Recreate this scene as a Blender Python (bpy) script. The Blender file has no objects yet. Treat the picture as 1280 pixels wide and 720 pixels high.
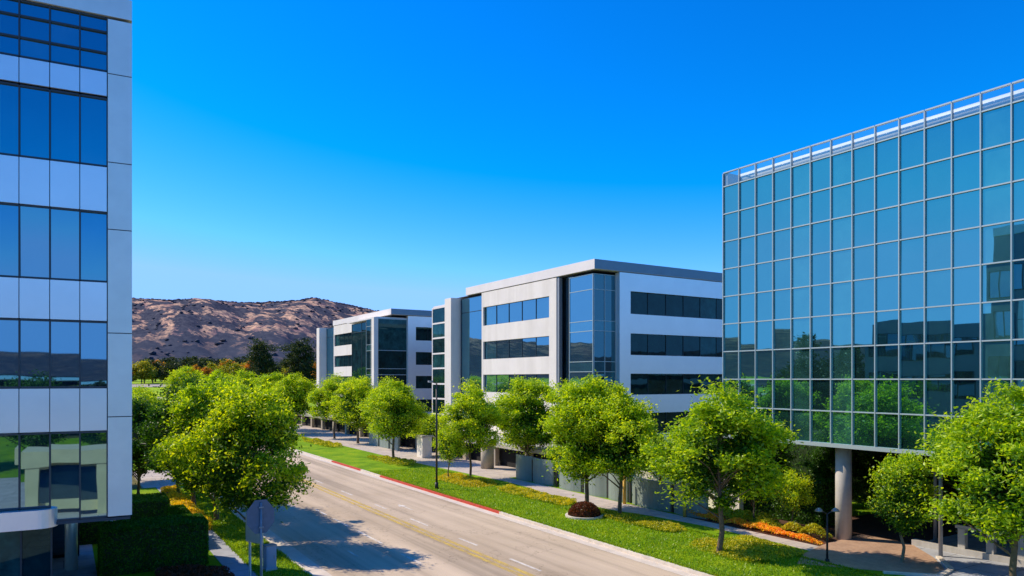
import bpy, math, random
from mathutils import Vector, Matrix

R = math.radians
rnd = random.Random(11)
scene = bpy.context.scene
COL = scene.collection

# ------------------------------------------------------------------ helpers
class MB:
    """collects faces and links them as ONE mesh object"""
    def __init__(self):
        self.v = []; self.f = []; self.m = []; self.s = []
    def face(self, pts, m=0, smooth=False):
        n = len(self.v); self.v += [tuple(p) for p in pts]
        self.f.append(tuple(range(n, n + len(pts)))); self.m.append(m); self.s.append(smooth)
    def box(self, x0, x1, y0, y1, z0, z1, m=0):
        n = len(self.v)
        self.v += [(x0,y0,z0),(x1,y0,z0),(x1,y1,z0),(x0,y1,z0),(x0,y0,z1),(x1,y0,z1),(x1,y1,z1),(x0,y1,z1)]
        for q in ((0,3,2,1),(4,5,6,7),(0,1,5,4),(1,2,6,5),(2,3,7,6),(3,0,4,7)):
            self.f.append(tuple(n + i for i in q)); self.m.append(m); self.s.append(False)
    def tube(self, p0, p1, r0, r1, n=8, m=0, cap=True, smooth=True):
        p0 = Vector(p0); p1 = Vector(p1); d = (p1 - p0)
        if d.length < 1e-6: return
        d.normalize()
        a = d.orthogonal().normalized(); b = d.cross(a)
        k = len(self.v)
        for p, r in ((p0, r0), (p1, r1)):
            for i in range(n):
                t = 2 * math.pi * i / n
                self.v.append(tuple(p + a * (r * math.cos(t)) + b * (r * math.sin(t))))
        for i in range(n):
            j = (i + 1) % n
            self.f.append((k + i, k + j, k + n + j, k + n + i)); self.m.append(m); self.s.append(smooth)
        if cap:
            self.f.append(tuple(k + n + i for i in range(n))); self.m.append(m); self.s.append(False)
            self.f.append(tuple(k + n - 1 - i for i in range(n))); self.m.append(m); self.s.append(False)
    def prism(self, poly, z0, z1, m=0):
        n = len(poly); k = len(self.v)
        self.v += [(p[0], p[1], z0) for p in poly] + [(p[0], p[1], z1) for p in poly]
        for i in range(n):
            j = (i + 1) % n
            self.f.append((k + i, k + j, k + n + j, k + n + i)); self.m.append(m); self.s.append(False)
        self.f.append(tuple(k + n + i for i in range(n))); self.m.append(m); self.s.append(False)
        self.f.append(tuple(k + n - 1 - i for i in range(n))); self.m.append(m); self.s.append(False)
    def build(self, name, mats, parent=None, shift=(0, 0, 0)):
        me = bpy.data.meshes.new(name)
        sx, sy, sz = shift
        me.from_pydata([(x - sx, y - sy, z - sz) for x, y, z in self.v], [], self.f)
        if not isinstance(mats, (list, tuple)): mats = [mats]
        for mm in mats: me.materials.append(mm)
        me.polygons.foreach_set('material_index', self.m)
        me.polygons.foreach_set('use_smooth', self.s)
        me.update()
        o = bpy.data.objects.new(name, me); COL.objects.link(o)
        if parent is not None: o.parent = parent
        return o

def tag(o, label=None, cat=None, group=None, kind=None):
    if label: o['label'] = label
    if cat: o['category'] = cat
    if group: o['group'] = group
    if kind: o['kind'] = kind
    return o

def empty(name, loc, label, cat, rz=0, group=None):
    o = bpy.data.objects.new(name, None); COL.objects.link(o)
    o.location = loc; o.rotation_euler = (0, 0, rz); o.empty_display_size = .3
    return tag(o, label, cat, group)

def copy_tree(o, parent=None):
    c = o.copy(); COL.objects.link(c)
    if parent is not None: c.parent = parent
    for ch in [k for k in o.children]:
        copy_tree(ch, c)
    return c

# ------------------------------------------------------------------ materials
def nodes(name):
    m = bpy.data.materials.new(name); m.use_nodes = True
    nt = m.node_tree; nt.nodes.clear()
    out = nt.nodes.new('ShaderNodeOutputMaterial')
    return m, nt, out
def N(nt, t, **kw):
    n = nt.nodes.new(t)
    for k, v in kw.items():
        if hasattr(n, k): setattr(n, k, v)
        else: n.inputs[k.replace('_', ' ')].default_value = v
    return n
def ramp(nt, stops, src, interp='LINEAR'):
    r = nt.nodes.new('ShaderNodeValToRGB'); r.color_ramp.interpolation = interp
    e = r.color_ramp.elements
    while len(e) < len(stops): e.new(.5)
    for i, (p, c) in enumerate(stops):
        e[i].position = p; e[i].color = (c[0], c[1], c[2], 1)
    nt.links.new(src, r.inputs[0]); return r.outputs[0]
def noise(nt, scale, detail=4, rough=.55, vec=None, dim=None):
    n = nt.nodes.new('ShaderNodeTexNoise'); n.inputs['Scale'].default_value = scale
    n.inputs['Detail'].default_value = detail; n.inputs['Roughness'].default_value = rough
    if vec is not None: nt.links.new(vec, n.inputs['Vector'])
    return n.outputs['Fac']
def objco(nt, scale=None):
    tc = nt.nodes.new('ShaderNodeTexCoord'); o = tc.outputs['Object']
    if scale is None: return o
    mp = nt.nodes.new('ShaderNodeMapping'); mp.inputs['Scale'].default_value = scale
    nt.links.new(o, mp.inputs[0]); return mp.outputs[0]
def mixc(nt, fac, a, b, mode='MIX'):
    m = nt.nodes.new('ShaderNodeMix'); m.data_type = 'RGBA'; m.blend_type = mode
    for i, v in ((0, fac), (6, a), (7, b)):
        if isinstance(v, (int, float)): m.inputs[i].default_value = v
        elif isinstance(v, tuple): m.inputs[i].default_value = (v[0], v[1], v[2], 1)
        else: nt.links.new(v, m.inputs[i])
    return m.outputs[2]

def plain(name, c, rough=.7, var=.12, scale=1.5, metal=0, bump=0, bscale=40, streak=False, spec=.4, stain=False):
    m, nt, out = nodes(name)
    p = nt.nodes.new('ShaderNodeBsdfPrincipled')
    co = objco(nt); 
    f = noise(nt, scale, 5, .6, co)
    d = tuple(x * (1 - var) for x in c); u = tuple(min(1, x * (1 + var)) for x in c)
    colr = ramp(nt, [(.3, d), (.7, u)], f)
    if streak:
        s = noise(nt, 1.0, 3, .6, objco(nt, (2.2, 2.2, .12)))
        colr = mixc(nt, 1, colr, ramp(nt, [(.35, (.84, .84, .83)), (.62, (1, 1, 1))], s), 'MULTIPLY')
    if stain:
        s = noise(nt, 1.0, 4, .6, objco(nt, (.7, .7, .06)))
        colr = mixc(nt, 1, colr, ramp(nt, [(.38, (.93, .925, .91)), (.55, (1, 1, 1))], s), 'MULTIPLY')
    nt.links.new(colr, p.inputs['Base Color'])
    p.inputs['Roughness'].default_value = rough; p.inputs['Metallic'].default_value = metal
    p.inputs['Specular IOR Level'].default_value = spec
    if bump:
        b = nt.nodes.new('ShaderNodeBump'); b.inputs['Strength'].default_value = bump; b.inputs['Distance'].default_value = .02
        nt.links.new(noise(nt, bscale, 4, .6, co), b.inputs['Height']); nt.links.new(b.outputs[0], p.inputs['Normal'])
    nt.links.new(p.outputs[0], out.inputs[0])
    return m

def glass(name, base=(.008, .025, .035), tint=(.62, .82, .92), f0=.2, f1=.85, wob=.004, rough=.015, var=.5, blind=2.6):
    """reflective coated glazing over a dark interior"""
    m, nt, out = nodes(name)
    geo = nt.nodes.new('ShaderNodeNewGeometry')
    isl = geo.outputs['Random Per Island']
    inner = noise(nt, .8, 4, .7, objco(nt))
    c = ramp(nt, [(.25, tuple(x * (1 - var) for x in base)), (.6, base), (.9, tuple(x * (1 + 1.6 * var) for x in base))], inner)
    c = mixc(nt, 1, c, ramp(nt, [(0, (.6, .6, .6)), (.80, (1.5, 1.45, 1.4)), (.84, (blind, blind, blind)), (1, (blind * 1.5, blind * 1.4, blind * 1.2))], isl), 'MULTIPLY')
    dif = nt.nodes.new('ShaderNodeBsdfDiffuse'); nt.links.new(c, dif.inputs[0])
    gl = nt.nodes.new('ShaderNodeBsdfGlossy'); gl.inputs['Roughness'].default_value = rough
    tc = mixc(nt, isl, tint, tuple(x * .9 for x in tint)); nt.links.new(tc, gl.inputs[0])
    b = nt.nodes.new('ShaderNodeBump'); b.inputs['Strength'].default_value = 1; b.inputs['Distance'].default_value = wob
    nt.links.new(noise(nt, .55, 1, .4, objco(nt)), b.inputs['Height']); nt.links.new(b.outputs[0], gl.inputs['Normal'])
    lw = nt.nodes.new('ShaderNodeFresnel'); lw.inputs[0].default_value = 1.5
    mr = nt.nodes.new('ShaderNodeMapRange'); nt.links.new(lw.outputs[0], mr.inputs[0])
    mr.inputs[1].default_value = .03; mr.inputs[2].default_value = .8; mr.inputs[3].default_value = f0; mr.inputs[4].default_value = f1
    mx = nt.nodes.new('ShaderNodeMixShader'); nt.links.new(mr.outputs[0], mx.inputs[0])
    nt.links.new(dif.outputs[0], mx.inputs[1]); nt.links.new(gl.outputs[0], mx.inputs[2])
    nt.links.new(mx.outputs[0], out.inputs[0])
    return m

def clear_glass(name):
    m, nt, out = nodes(name)
    tr = nt.nodes.new('ShaderNodeBsdfTransparent'); tr.inputs[0].default_value = (.82, .9, .95, 1)
    gl = nt.nodes.new('ShaderNodeBsdfGlossy'); gl.inputs['Roughness'].default_value = .01
    mx = nt.nodes.new('ShaderNodeMixShader'); mx.inputs[0].default_value = .3
    nt.links.new(tr.outputs[0], mx.inputs[1]); nt.links.new(gl.outputs[0], mx.inputs[2]); nt.links.new(mx.outputs[0], out.inputs[0])
    return m

def leafy(name, stops, trans=.5, gloss=.03):
    """leaves: colour differs leaf by leaf and clump by clump, light passes through"""
    m, nt, out = nodes(name)
    geo = nt.nodes.new('ShaderNodeNewGeometry')
    f = noise(nt, .75, 3, .6, objco(nt))
    ad = nt.nodes.new('ShaderNodeMath'); ad.operation = 'MULTIPLY_ADD'
    nt.links.new(geo.outputs['Random Per Island'], ad.inputs[0]); ad.inputs[1].default_value = .55; 
    sc = nt.nodes.new('ShaderNodeMath'); sc.operation = 'MULTIPLY'; nt.links.new(f, sc.inputs[0]); sc.inputs[1].default_value = .5
    nt.links.new(sc.outputs[0], ad.inputs[2])
    c = ramp(nt, stops, ad.outputs[0])
    oi = nt.nodes.new('ShaderNodeObjectInfo')
    c = mixc(nt, 1, c, ramp(nt, [(0, (.8, .86, .9)), (1, (1.15, 1.08, 1.0))], oi.outputs['Random']), 'MULTIPLY')
    d = nt.nodes.new('ShaderNodeBsdfDiffuse'); nt.links.new(c, d.inputs[0])
    t = nt.nodes.new('ShaderNodeBsdfTranslucent')
    nt.links.new(mixc(nt, 1, c, (1.5, 1.38, .5), 'MULTIPLY'), t.inputs[0])
    g = nt.nodes.new('ShaderNodeBsdfGlossy'); g.inputs['Roughness'].default_value = .42; g.inputs[0].default_value = (.8, .85, .8, 1)
    m1 = nt.nodes.new('ShaderNodeMixShader'); m1.inputs[0].default_value = trans
    nt.links.new(d.outputs[0], m1.inputs[1]); nt.links.new(t.outputs[0], m1.inputs[2])
    m2 = nt.nodes.new('ShaderNodeMixShader'); m2.inputs[0].default_value = gloss
    nt.links.new(m1.outputs[0], m2.inputs[1]); nt.links.new(g.outputs[0], m2.inputs[2])
    nt.links.new(m2.outputs[0], out.inputs[0])
    return m

M = {}
M['panel'] = plain('pale_metal_panel', (.88, .93, .92), .28, .04, .5, metal=.55)
M['pier'] = plain('grey_stone_panel', (.84, .90, .80), .36, .06, .9, metal=.4)
M['joint'] = plain('dark_joint', (.03, .035, .04), .8)
M['white_wall'] = plain('white_render', (.85, .78, .68), .8, .06, .35, bump=.1, stain=True)
M['fascia'] = plain('roof_fascia', (.84, .77, .70), .6, .05, .4)
M['white_shaded_side'] = plain('white_wall_shaded_side', (.92, .90, .86), .3, .04, .4, metal=.5)  # paler, metallic copy of the white wall that lifts the shaded side's tone
M['clad'] = plain('blue_grey_cladding', (.20, .27, .31), .35, .06, .8, metal=.3)
M['roof'] = plain('roof_gravel', (.30, .29, .28), .9, .2, 6)
M['mullion'] = plain('pale_aluminium', (.44, .52, .51), .38, .04, 2, metal=.25)
M['mullion_dark'] = plain('dark_aluminium', (.05, .065, .075), .4, .1, 2, metal=.3)
M['steel'] = plain('galvanised_steel', (.34, .35, .37), .5, .12, 6, metal=.5)
M['sign_back'] = plain('grey_sign_back', (.20, .21, .25), .55, .1, 5, metal=.2)
M['dark_metal'] = plain('dark_painted_metal', (.035, .033, .032), .5, .15, 4)
M['white_metal'] = plain('white_painted_metal', (.8, .8, .8), .5, .04, 3)
M['soffit'] = plain('dark_soffit', (.08, .085, .09), .8, .1, 1)
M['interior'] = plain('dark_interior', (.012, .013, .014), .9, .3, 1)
M['concrete'] = plain('pale_concrete', (.50, .47, .42), .85, .12, 1.6, bump=.3, streak=True)
M['kerb'] = plain('kerb_concrete', (.68, .60, .48), .9, .16, 2.5, bump=.3)
M['red_kerb'] = plain('red_kerb_paint', (.52, .06, .03), .75, .25, 5, bump=.2)
M['gutter'] = plain('gutter_concrete', (.66, .57, .46), .9, .14, 1.2, bump=.3)
M['tan_stone'] = plain('tan_render', (.44, .38, .30), .85, .1, 1.5, streak=True)
M['cream'] = plain('cream_render', (.72, .60, .34), .8, .08, 1)
M['screen_green'] = plain('grey_green_panel', (.25, .31, .27), .5, .08, 1.0, streak=True)
M['bark'] = plain('brown_bark', (.16, .115, .075), .9, .3, 8, bump=.6, bscale=30)
M['bark_tan'] = plain('tan_bark', (.26, .19, .11), .9, .25, 8, bump=.5, bscale=30)
M['soil'] = plain('red_brown_mulch', (.085, .04, .022), .95, .4, 9, bump=.8)
M['yellow_post'] = plain('yellow_paint', (.62, .36, .05), .6, .1, 4)
M['terracotta'] = plain('terracotta', (.42, .17, .07), .8, .15, 6)
M['blue_box'] = plain('pale_blue_cabinet', (.34, .44, .56), .5, .08, 2)
M['sign_cream'] = plain('cream_sign', (.68, .62, .44), .5, .08, 3)
M['red_door'] = plain('dark_red_door', (.10, .02, .018), .5, .1, 2)
M['tan_panel'] = plain('tan_panel', (.55, .40, .25), .6, .08, 2)

M['glass_teal'] = glass('curtain_glass', (.010, .036, .034), (.33, .88, .88), .47, .9)
M['glass_blue'] = glass('window_glass_blue', (.008, .028, .045), (.40, .76, .95), .42, .85)
M['glass_dark'] = glass('window_glass_dark', (.010, .024, .026), (.60, .80, .85), .24, .8, var=.8)
M['glass_ribbon'] = glass('ribbon_glass', (.006, .026, .028), (.36, .74, .80), .035, .75, var=.9)
M['glass_bay_side'] = glass('bay_side_glass', (.006, .035, .05), (.34, .78, .90), .16, .85)  # weaker-mirroring copy of the bay glass, darkens the camera-facing side's reflection
M['glass_bay'] = glass('bay_glass', (.008, .03, .034), (.42, .80, .95), .46, .9)
M['parapet_glass'] = clear_glass('parapet_glass')

LEAF = [(.15, (.06, .155, .004)), (.45, (.33, .52, .007)), (.75, (.70, .80, .010))]
M['leaf'] = leafy('street_tree_leaf', LEAF, .5)
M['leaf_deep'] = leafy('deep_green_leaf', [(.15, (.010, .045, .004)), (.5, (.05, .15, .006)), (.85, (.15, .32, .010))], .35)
M['leaf_dark'] = leafy('dark_leaf', [(.12, (.014, .028, .010)), (.5, (.038, .062, .018)), (.85, (.08, .105, .026))], .3)
M['leaf_autumn'] = leafy('autumn_leaf', [(.12, (.16, .16, .012)), (.45, (.45, .26, .02)), (.85, (.75, .24, .03))], .45)
M['leaf_olive'] = leafy('olive_leaf', [(.12, (.09, .13, .01)), (.45, (.26, .29, .015)), (.85, (.48, .40, .02))], .45)
M['hedge'] = leafy('hedge_leaf', [(.12, (.014, .06, .004)), (.5, (.05, .19, .006)), (.85, (.15, .36, .01))], .25)
M['blade'] = leafy('grass_blade', [(.15, (.09, .20, .005)), (.45, (.20, .36, .006)), (.8, (.40, .50, .012))], .4)
M['flower'] = leafy('orange_flower', [(.12, (.16, .24, .01)), (.30, (.80, .62, .03)), (.55, (.90, .50, .03)), (.8, (.80, .16, .02))], .4)
M['yellow_flower'] = leafy('yellow_flower', [(.1, (.20, .30, .01)), (.35, (.62, .60, .02)), (.75, (.90, .62, .03))], .4)
M['cover'] = leafy('yellow_green_cover', [(.1, (.08, .15, .008)), (.4, (.38, .44, .012)), (.75, (.75, .64, .03))], .4)
M['red_cover'] = leafy('red_brown_cover', [(.1, (.03, .03, .01)), (.4, (.12, .04, .015)), (.75, (.26, .06, .02))], .3)

def asphalt():
    m, nt, out = nodes('worn_asphalt')
    p = nt.nodes.new('ShaderNodeBsdfPrincipled'); p.inputs['Roughness'].default_value = .9; p.inputs['Specular IOR Level'].default_value = .25
    co = objco(nt)
    big = noise(nt, .16, 5, .6, objco(nt, (1, .35, 1)))
    c = ramp(nt, [(.3, (.44, .335, .215)), (.5, (.56, .44, .30)), (.7, (.66, .52, .36))], big)
    tr = noise(nt, 1, 3, .55, objco(nt, (.85, .022, 1)))
    c = mixc(nt, 1, c, ramp(nt, [(.36, (.70, .70, .70)), (.48, (.97, .97, .97)), (.64, (1.1, 1.1, 1.1))], tr), 'MULTIPLY')
    fine = noise(nt, 26, 3, .7, co)
    c = mixc(nt, 1, c, ramp(nt, [(.3, (.82, .82, .82)), (.7, (1.14, 1.14, 1.14))], fine), 'MULTIPLY')
    vo = nt.nodes.new('ShaderNodeTexVoronoi'); vo.feature = 'DISTANCE_TO_EDGE'; vo.inputs['Scale'].default_value = .16
    wv = nt.nodes.new('ShaderNodeMix'); wv.data_type = 'VECTOR'; wv.inputs[0].default_value = .25
    nn = nt.nodes.new('ShaderNodeTexNoise'); nn.inputs['Scale'].default_value = .9; nn.inputs['Detail'].default_value = 5; nt.links.new(co, nn.inputs['Vector'])
    sc = nt.nodes.new('ShaderNodeVectorMath'); sc.operation = 'SCALE'; sc.inputs['Scale'].default_value = 6; nt.links.new(nn.outputs['Color'], sc.inputs[0])
    av = nt.nodes.new('ShaderNodeVectorMath'); av.operation = 'ADD'; nt.links.new(co, av.inputs[0]); nt.links.new(sc.outputs[0], av.inputs[1])
    nt.links.new(av.outputs[0], vo.inputs['Vector'])
    c = mixc(nt, 1, c, ramp(nt, [(.0, (.52, .51, .50)), (.007, (1, 1, 1))], vo.outputs['Distance']), 'MULTIPLY')
    nt.links.new(c, p.inputs['Base Color'])
    b = nt.nodes.new('ShaderNodeBump'); b.inputs['Strength'].default_value = .3; b.inputs['Distance'].default_value = .01
    nt.links.new(noise(nt, 60, 3, .7, co), b.inputs['Height']); nt.links.new(b.outputs[0], p.inputs['Normal'])
    nt.links.new(p.outputs[0], out.inputs[0]); return m
M['asphalt'] = asphalt()

def paint(name, c, wear):
    m, nt, out = nodes(name)
    d = nt.nodes.new('ShaderNodeBsdfDiffuse'); d.inputs[0].default_value = (*c, 1)
    t = nt.nodes.new('ShaderNodeBsdfTransparent')
    mx = nt.nodes.new('ShaderNodeMixShader')
    f = ramp(nt, [(wear - .12, (0, 0, 0)), (wear + .12, (.9, .9, .9))], noise(nt, 2.2, 7, .75, objco(nt, (1.6, .5, 1))))
    nt.links.new(f, mx.inputs[0]); nt.links.new(t.outputs[0], mx.inputs[1]); nt.links.new(d.outputs[0], mx.inputs[2])
    nt.links.new(mx.outputs[0], out.inputs[0]); return m
M['white_paint'] = paint('worn_white_paint', (.80, .74, .64), .43)
M['yellow_paint'] = paint('worn_yellow_paint', (.72, .52, .14), .48)

def grass(name, a, b, c3, s=1):
    m, nt, out = nodes(name)
    p = nt.nodes.new('ShaderNodeBsdfPrincipled'); p.inputs['Roughness'].default_value = .9; p.inputs['Specular IOR Level'].default_value = .1
    co = objco(nt)
    c = ramp(nt, [(.3, a), (.5, b), (.72, c3)], noise(nt, .45 * s, 6, .65, co))
    c = mixc(nt, ramp(nt, [(.60, (0, 0, 0)), (.74, (.7, .7, .7))], noise(nt, .9 * s, 5, .7, co)), c, (a[0] * 3.2, a[1] * 1.5, a[2] * 5))
    c = mixc(nt, 1, c, ramp(nt, [(.25, (.55, .6, .5)), (.75, (1.35, 1.3, 1.2))], noise(nt, 22 * s, 4, .75, co)), 'MULTIPLY')
    nt.links.new(c, p.inputs['Base Color'])
    bp = nt.nodes.new('ShaderNodeBump'); bp.inputs['Strength'].default_value = .8; bp.inputs['Distance'].default_value = .05
    nt.links.new(noise(nt, 30 * s, 4, .8, co), bp.inputs['Height']); nt.links.new(bp.outputs[0], p.inputs['Normal'])
    nt.links.new(p.outputs[0], out.inputs[0]); return m
M['lawn'] = grass('lawn_grass', (.10, .22, .005), (.19, .35, .006), (.33, .45, .010))
M['meadow'] = grass('meadow_grass', (.20, .34, .01), (.33, .50, .012), (.48, .56, .03), .05)
M['ground'] = grass('dry_ground', (.07, .09, .03), (.14, .13, .05), (.22, .18, .08), .04)

def paving(name, c1, c2, mort, s=2.0, rowh=.5, w=.5):
    m, nt, out = nodes(name)
    p = nt.nodes.new('ShaderNodeBsdfPrincipled'); p.inputs['Roughness'].default_value = .88; p.inputs['Specular IOR Level'].default_value = .25
    co = objco(nt)
    br = nt.nodes.new('ShaderNodeTexBrick'); nt.links.new(co, br.inputs['Vector'])
    br.inputs['Color1'].default_value = (*c1, 1); br.inputs['Color2'].default_value = (*c2, 1); br.inputs['Mortar'].default_value = (*mort, 1)
    br.inputs['Scale'].default_value = s; br.inputs['Mortar Size'].default_value = .012; br.inputs['Row Height'].default_value = rowh; br.inputs['Brick Width'].default_value = w
    c = mixc(nt, 1, br.outputs['Color'], ramp(nt, [(.3, (.8, .8, .8)), (.7, (1.14, 1.13, 1.1))], noise(nt, .9, 6, .65, co)), 'MULTIPLY')
    nt.links.new(c, p.inputs['Base Color']); nt.links.new(p.outputs[0], out.inputs[0]); return m
M['sidewalk'] = paving('sidewalk_concrete', (.55, .47, .41), (.51, .44, .38), (.30, .26, .23), .5, .75, 1.3)
M['brick_paving'] = paving('brick_paving', (.42, .26, .17), (.48, .32, .21), (.30, .22, .17), 4)
M['walk'] = paving('grey_walk', (.40, .42, .46), (.37, .39, .43), (.18, .19, .21), .5, .75, 2)

def hillmat():
    m, nt, out = nodes('hill_slopes')
    d = nt.nodes.new('ShaderNodeBsdfDiffuse')
    co = objco(nt, (.0016, .00055, .0012))
    gr = ramp(nt, [(.38, (.32, .19, .13)), (.52, (.62, .40, .23)), (.64, (.26, .16, .13))], noise(nt, 14, 5, .6, co))
    sc = ramp(nt, [(.3, (.010, .024, .032)), (.7, (.050, .062, .070))], noise(nt, 40, 4, .7, co))
    f = ramp(nt, [(.452, (0, 0, 0)), (.492, (.97, .97, .97))], noise(nt, 15, 6, .70, co))
    c = mixc(nt, f, gr, sc)
    c = mixc(nt, 1, c, ramp(nt, [(.40, (.45, .48, .55)), (.52, (1.05, 1.02, 1)), (.6, (1.5, 1.35, 1.25))], noise(nt, 70, 4, .7, co)), 'MULTIPLY')
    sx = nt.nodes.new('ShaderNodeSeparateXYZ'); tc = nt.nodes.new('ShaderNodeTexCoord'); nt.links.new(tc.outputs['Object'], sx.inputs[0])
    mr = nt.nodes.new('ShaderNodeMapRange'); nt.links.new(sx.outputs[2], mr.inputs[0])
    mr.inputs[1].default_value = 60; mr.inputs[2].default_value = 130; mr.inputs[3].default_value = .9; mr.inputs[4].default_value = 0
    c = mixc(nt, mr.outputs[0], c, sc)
    c = mixc(nt, .13, c, (.24, .23, .36))  # bluish distance haze mixed into the slope colour
    nt.links.new(c, d.inputs[0]); nt.links.new(d.outputs[0], out.inputs[0]); return m
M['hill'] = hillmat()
M['scrub'] = plain('blue_green_scrub', (.045, .050, .068), .9, .3, .02)

# ------------------------------------------------------------------ camera, sun, sky
cam = bpy.data.cameras.new('camera'); co_ = bpy.data.objects.new('camera', cam); COL.objects.link(co_)
HEAD = math.atan2(.5283, .8490)
co_.location = (0, 0, 8.5); co_.rotation_euler = (R(90), 0, -HEAD)
cam.sensor_width = 36; cam.lens = 900 / 1280 * 36; cam.shift_y = 114 / 1280
cam.clip_start = .1; cam.clip_end = 20000
scene.camera = co_

SUN_H, SUN_E = R(-37), R(43)
sd = Vector((math.sin(SUN_H) * math.cos(SUN_E), math.cos(SUN_H) * math.cos(SUN_E), math.sin(SUN_E)))
sun = bpy.data.lights.new('sun', 'SUN'); sun.energy = 5.3; sun.angle = R(.53); sun.color = (1, .86, .68)
so = bpy.data.objects.new('sun', sun); COL.objects.link(so); so.location = (0, 0, 80)
so.rotation_euler = sd.to_track_quat('Z', 'Y').to_euler()

w = bpy.data.worlds.new('World'); scene.world = w; w.use_nodes = True
nt = w.node_tree; nt.nodes.clear()
sk = nt.nodes.new('ShaderNodeTexSky'); sk.sky_type = 'NISHITA'; sk.sun_disc = False
sk.sun_elevation = SUN_E; sk.sun_rotation = SUN_H; sk.altitude = 300; sk.air_density = 1.0; sk.dust_density = .25; sk.ozone_density = 2.5
hs = nt.nodes.new('ShaderNodeHueSaturation'); hs.inputs['Saturation'].default_value = 1.45; hs.inputs['Value'].default_value = 1.0
tint = nt.nodes.new('ShaderNodeMix'); tint.data_type = 'RGBA'; tint.blend_type = 'MULTIPLY'; tint.inputs[0].default_value = 1
tint.inputs[7].default_value = (.80, 1.0, 1.12, 1)
bg = nt.nodes.new('ShaderNodeBackground'); bg.inputs[1].default_value = .12
wo = nt.nodes.new('ShaderNodeOutputWorld')
nt.links.new(sk.outputs[0], hs.inputs['Color']); nt.links.new(hs.outputs[0], tint.inputs[6])
# deepen the blue: gain per channel, with the red floor pulled down
sp = nt.nodes.new('ShaderNodeSeparateColor'); cb_ = nt.nodes.new('ShaderNodeCombineColor')
nt.links.new(tint.outputs[2], sp.inputs[0])
for i, (g_, o_) in enumerate(((1.8, -.66), (1.42, -.08), (1.75, 0))):
    m_ = nt.nodes.new('ShaderNodeMath'); m_.operation = 'MULTIPLY_ADD'; m_.inputs[1].default_value = g_; m_.inputs[2].default_value = o_
    x_ = nt.nodes.new('ShaderNodeMath'); x_.operation = 'MAXIMUM'; x_.inputs[1].default_value = 0.01
    nt.links.new(sp.outputs[i], m_.inputs[0]); nt.links.new(m_.outputs[0], x_.inputs[0]); 
    c_ = nt.nodes.new('ShaderNodeMath'); c_.operation = 'MINIMUM'; c_.inputs[1].default_value = (.31, .66, 1.40)[i] / .12
    nt.links.new(x_.outputs[0], c_.inputs[0]); nt.links.new(c_.outputs[0], cb_.inputs[i])
nt.links.new(cb_.outputs[0], bg.inputs[0]); nt.links.new(bg.outputs[0], wo.inputs[0])

scene.view_settings.view_transform = 'Standard'; scene.view_settings.look = 'None'
scene.view_settings.exposure = 0; scene.view_settings.gamma = 1
scene.cycles.max_bounces = 8; scene.cycles.transparent_max_bounces = 12
scene.cycles.use_denoising = True; scene.cycles.sample_clamp_indirect = 6

# ------------------------------------------------------------------ ground, road, pavements
def sheet(name, x0, x1, y0, y1, z, mat, kind='structure', zb=None):
    mb = MB()
    if zb is None: mb.face([(x0,y0,z),(x1,y0,z),(x1,y1,z),(x0,y1,z)])
    else: mb.box(x0, x1, y0, y1, zb, z)
    return tag(mb.build(name, mat), kind=kind)

mb = MB(); ring = [(6000 * math.cos(2 * math.pi * i / 48), 6000 * math.sin(2 * math.pi * i / 48), -.03) for i in range(48)]
mb.face(ring); tag(mb.build('ground', M['ground']), kind='structure')
sheet('road', 9.85, 22.72, -60, 330, .0, M['asphalt'])
sheet('gutter', 9.05, 9.85, -60, 330, .004, M['gutter'])
sheet('gutter', 22.72, 23.30, -60, 330, .004, M['gutter'])
mb = MB(); mb.box(8.87, 9.05, -60, 330, -.03, .14); tag(mb.build('kerb', M['kerb']), kind='structure')
mb = MB(); mr_ = MB()
reds = [(11.0, 21.4), (39.0, 59.2), (64.0, 72.5), (90, 101)]
y = -60
for a, b in reds:
    mb.box(23.30, 23.50, y, a, -.03, .14); mr_.box(23.295, 23.502, a, b, -.03, .144); y = b
mb.box(23.30, 23.50, y, 330, -.03, .14)
tag(mb.build('kerb', M['kerb']), kind='structure')
tag(mr_.build('kerb_red_paint', M['red_kerb']), kind='structure')
# lane markings
mb = MB()
for a, b in ((6, 8.6), (12.5, 15.1), (19, 21.6), (30.2, 32.6), (35.2, 38.8), (40.2, 43.0), (44.5, 46.9), (52, 54.6), (58, 60.6), (65, 67.6), (73, 75.6), (82, 85), (92, 95)):
    mb.face([(13.88, a, .004), (14.04, a, .004), (14.04, b, .004), (13.88, b, .004)])
for a, b in ((26.4, 29.0), (32.2, 34.2), (38, 40.5), (44.4, 46.4), (51, 53.4), (58, 60.4), (66, 68.4)):
    mb.face([(17.85, a, .004), (18.0, a, .004), (18.0, b, .004), (17.85, b, .004)])
ax, ay = 19.25, 43.2
mb.face([(ax - .06, ay, .004), (ax + .06, ay, .004), (ax + .06, ay + 1.5, .004), (ax - .06, ay + 1.5, .004)])
mb.face([(ax - .28, ay + 1.5, .004), (ax + .28, ay + 1.5, .004), (ax, ay + 2.5, .004)])
mb.face([(11.9, 33.2, .004), (12.0, 33.2, .004), (12.0, 34.6, .004), (11.9, 34.6, .004)])
tag(mb.build('road_marking', M['white_paint']), kind='structure')
mb = MB()
for x in (16.68, 17.06):
    mb.face([(x, -60, .004), (x + .26, -60, .004), (x + .26, 200, .004), (x, 200, .004)])
tag(mb.build('road_marking', M['yellow_paint']), kind='structure')

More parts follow.
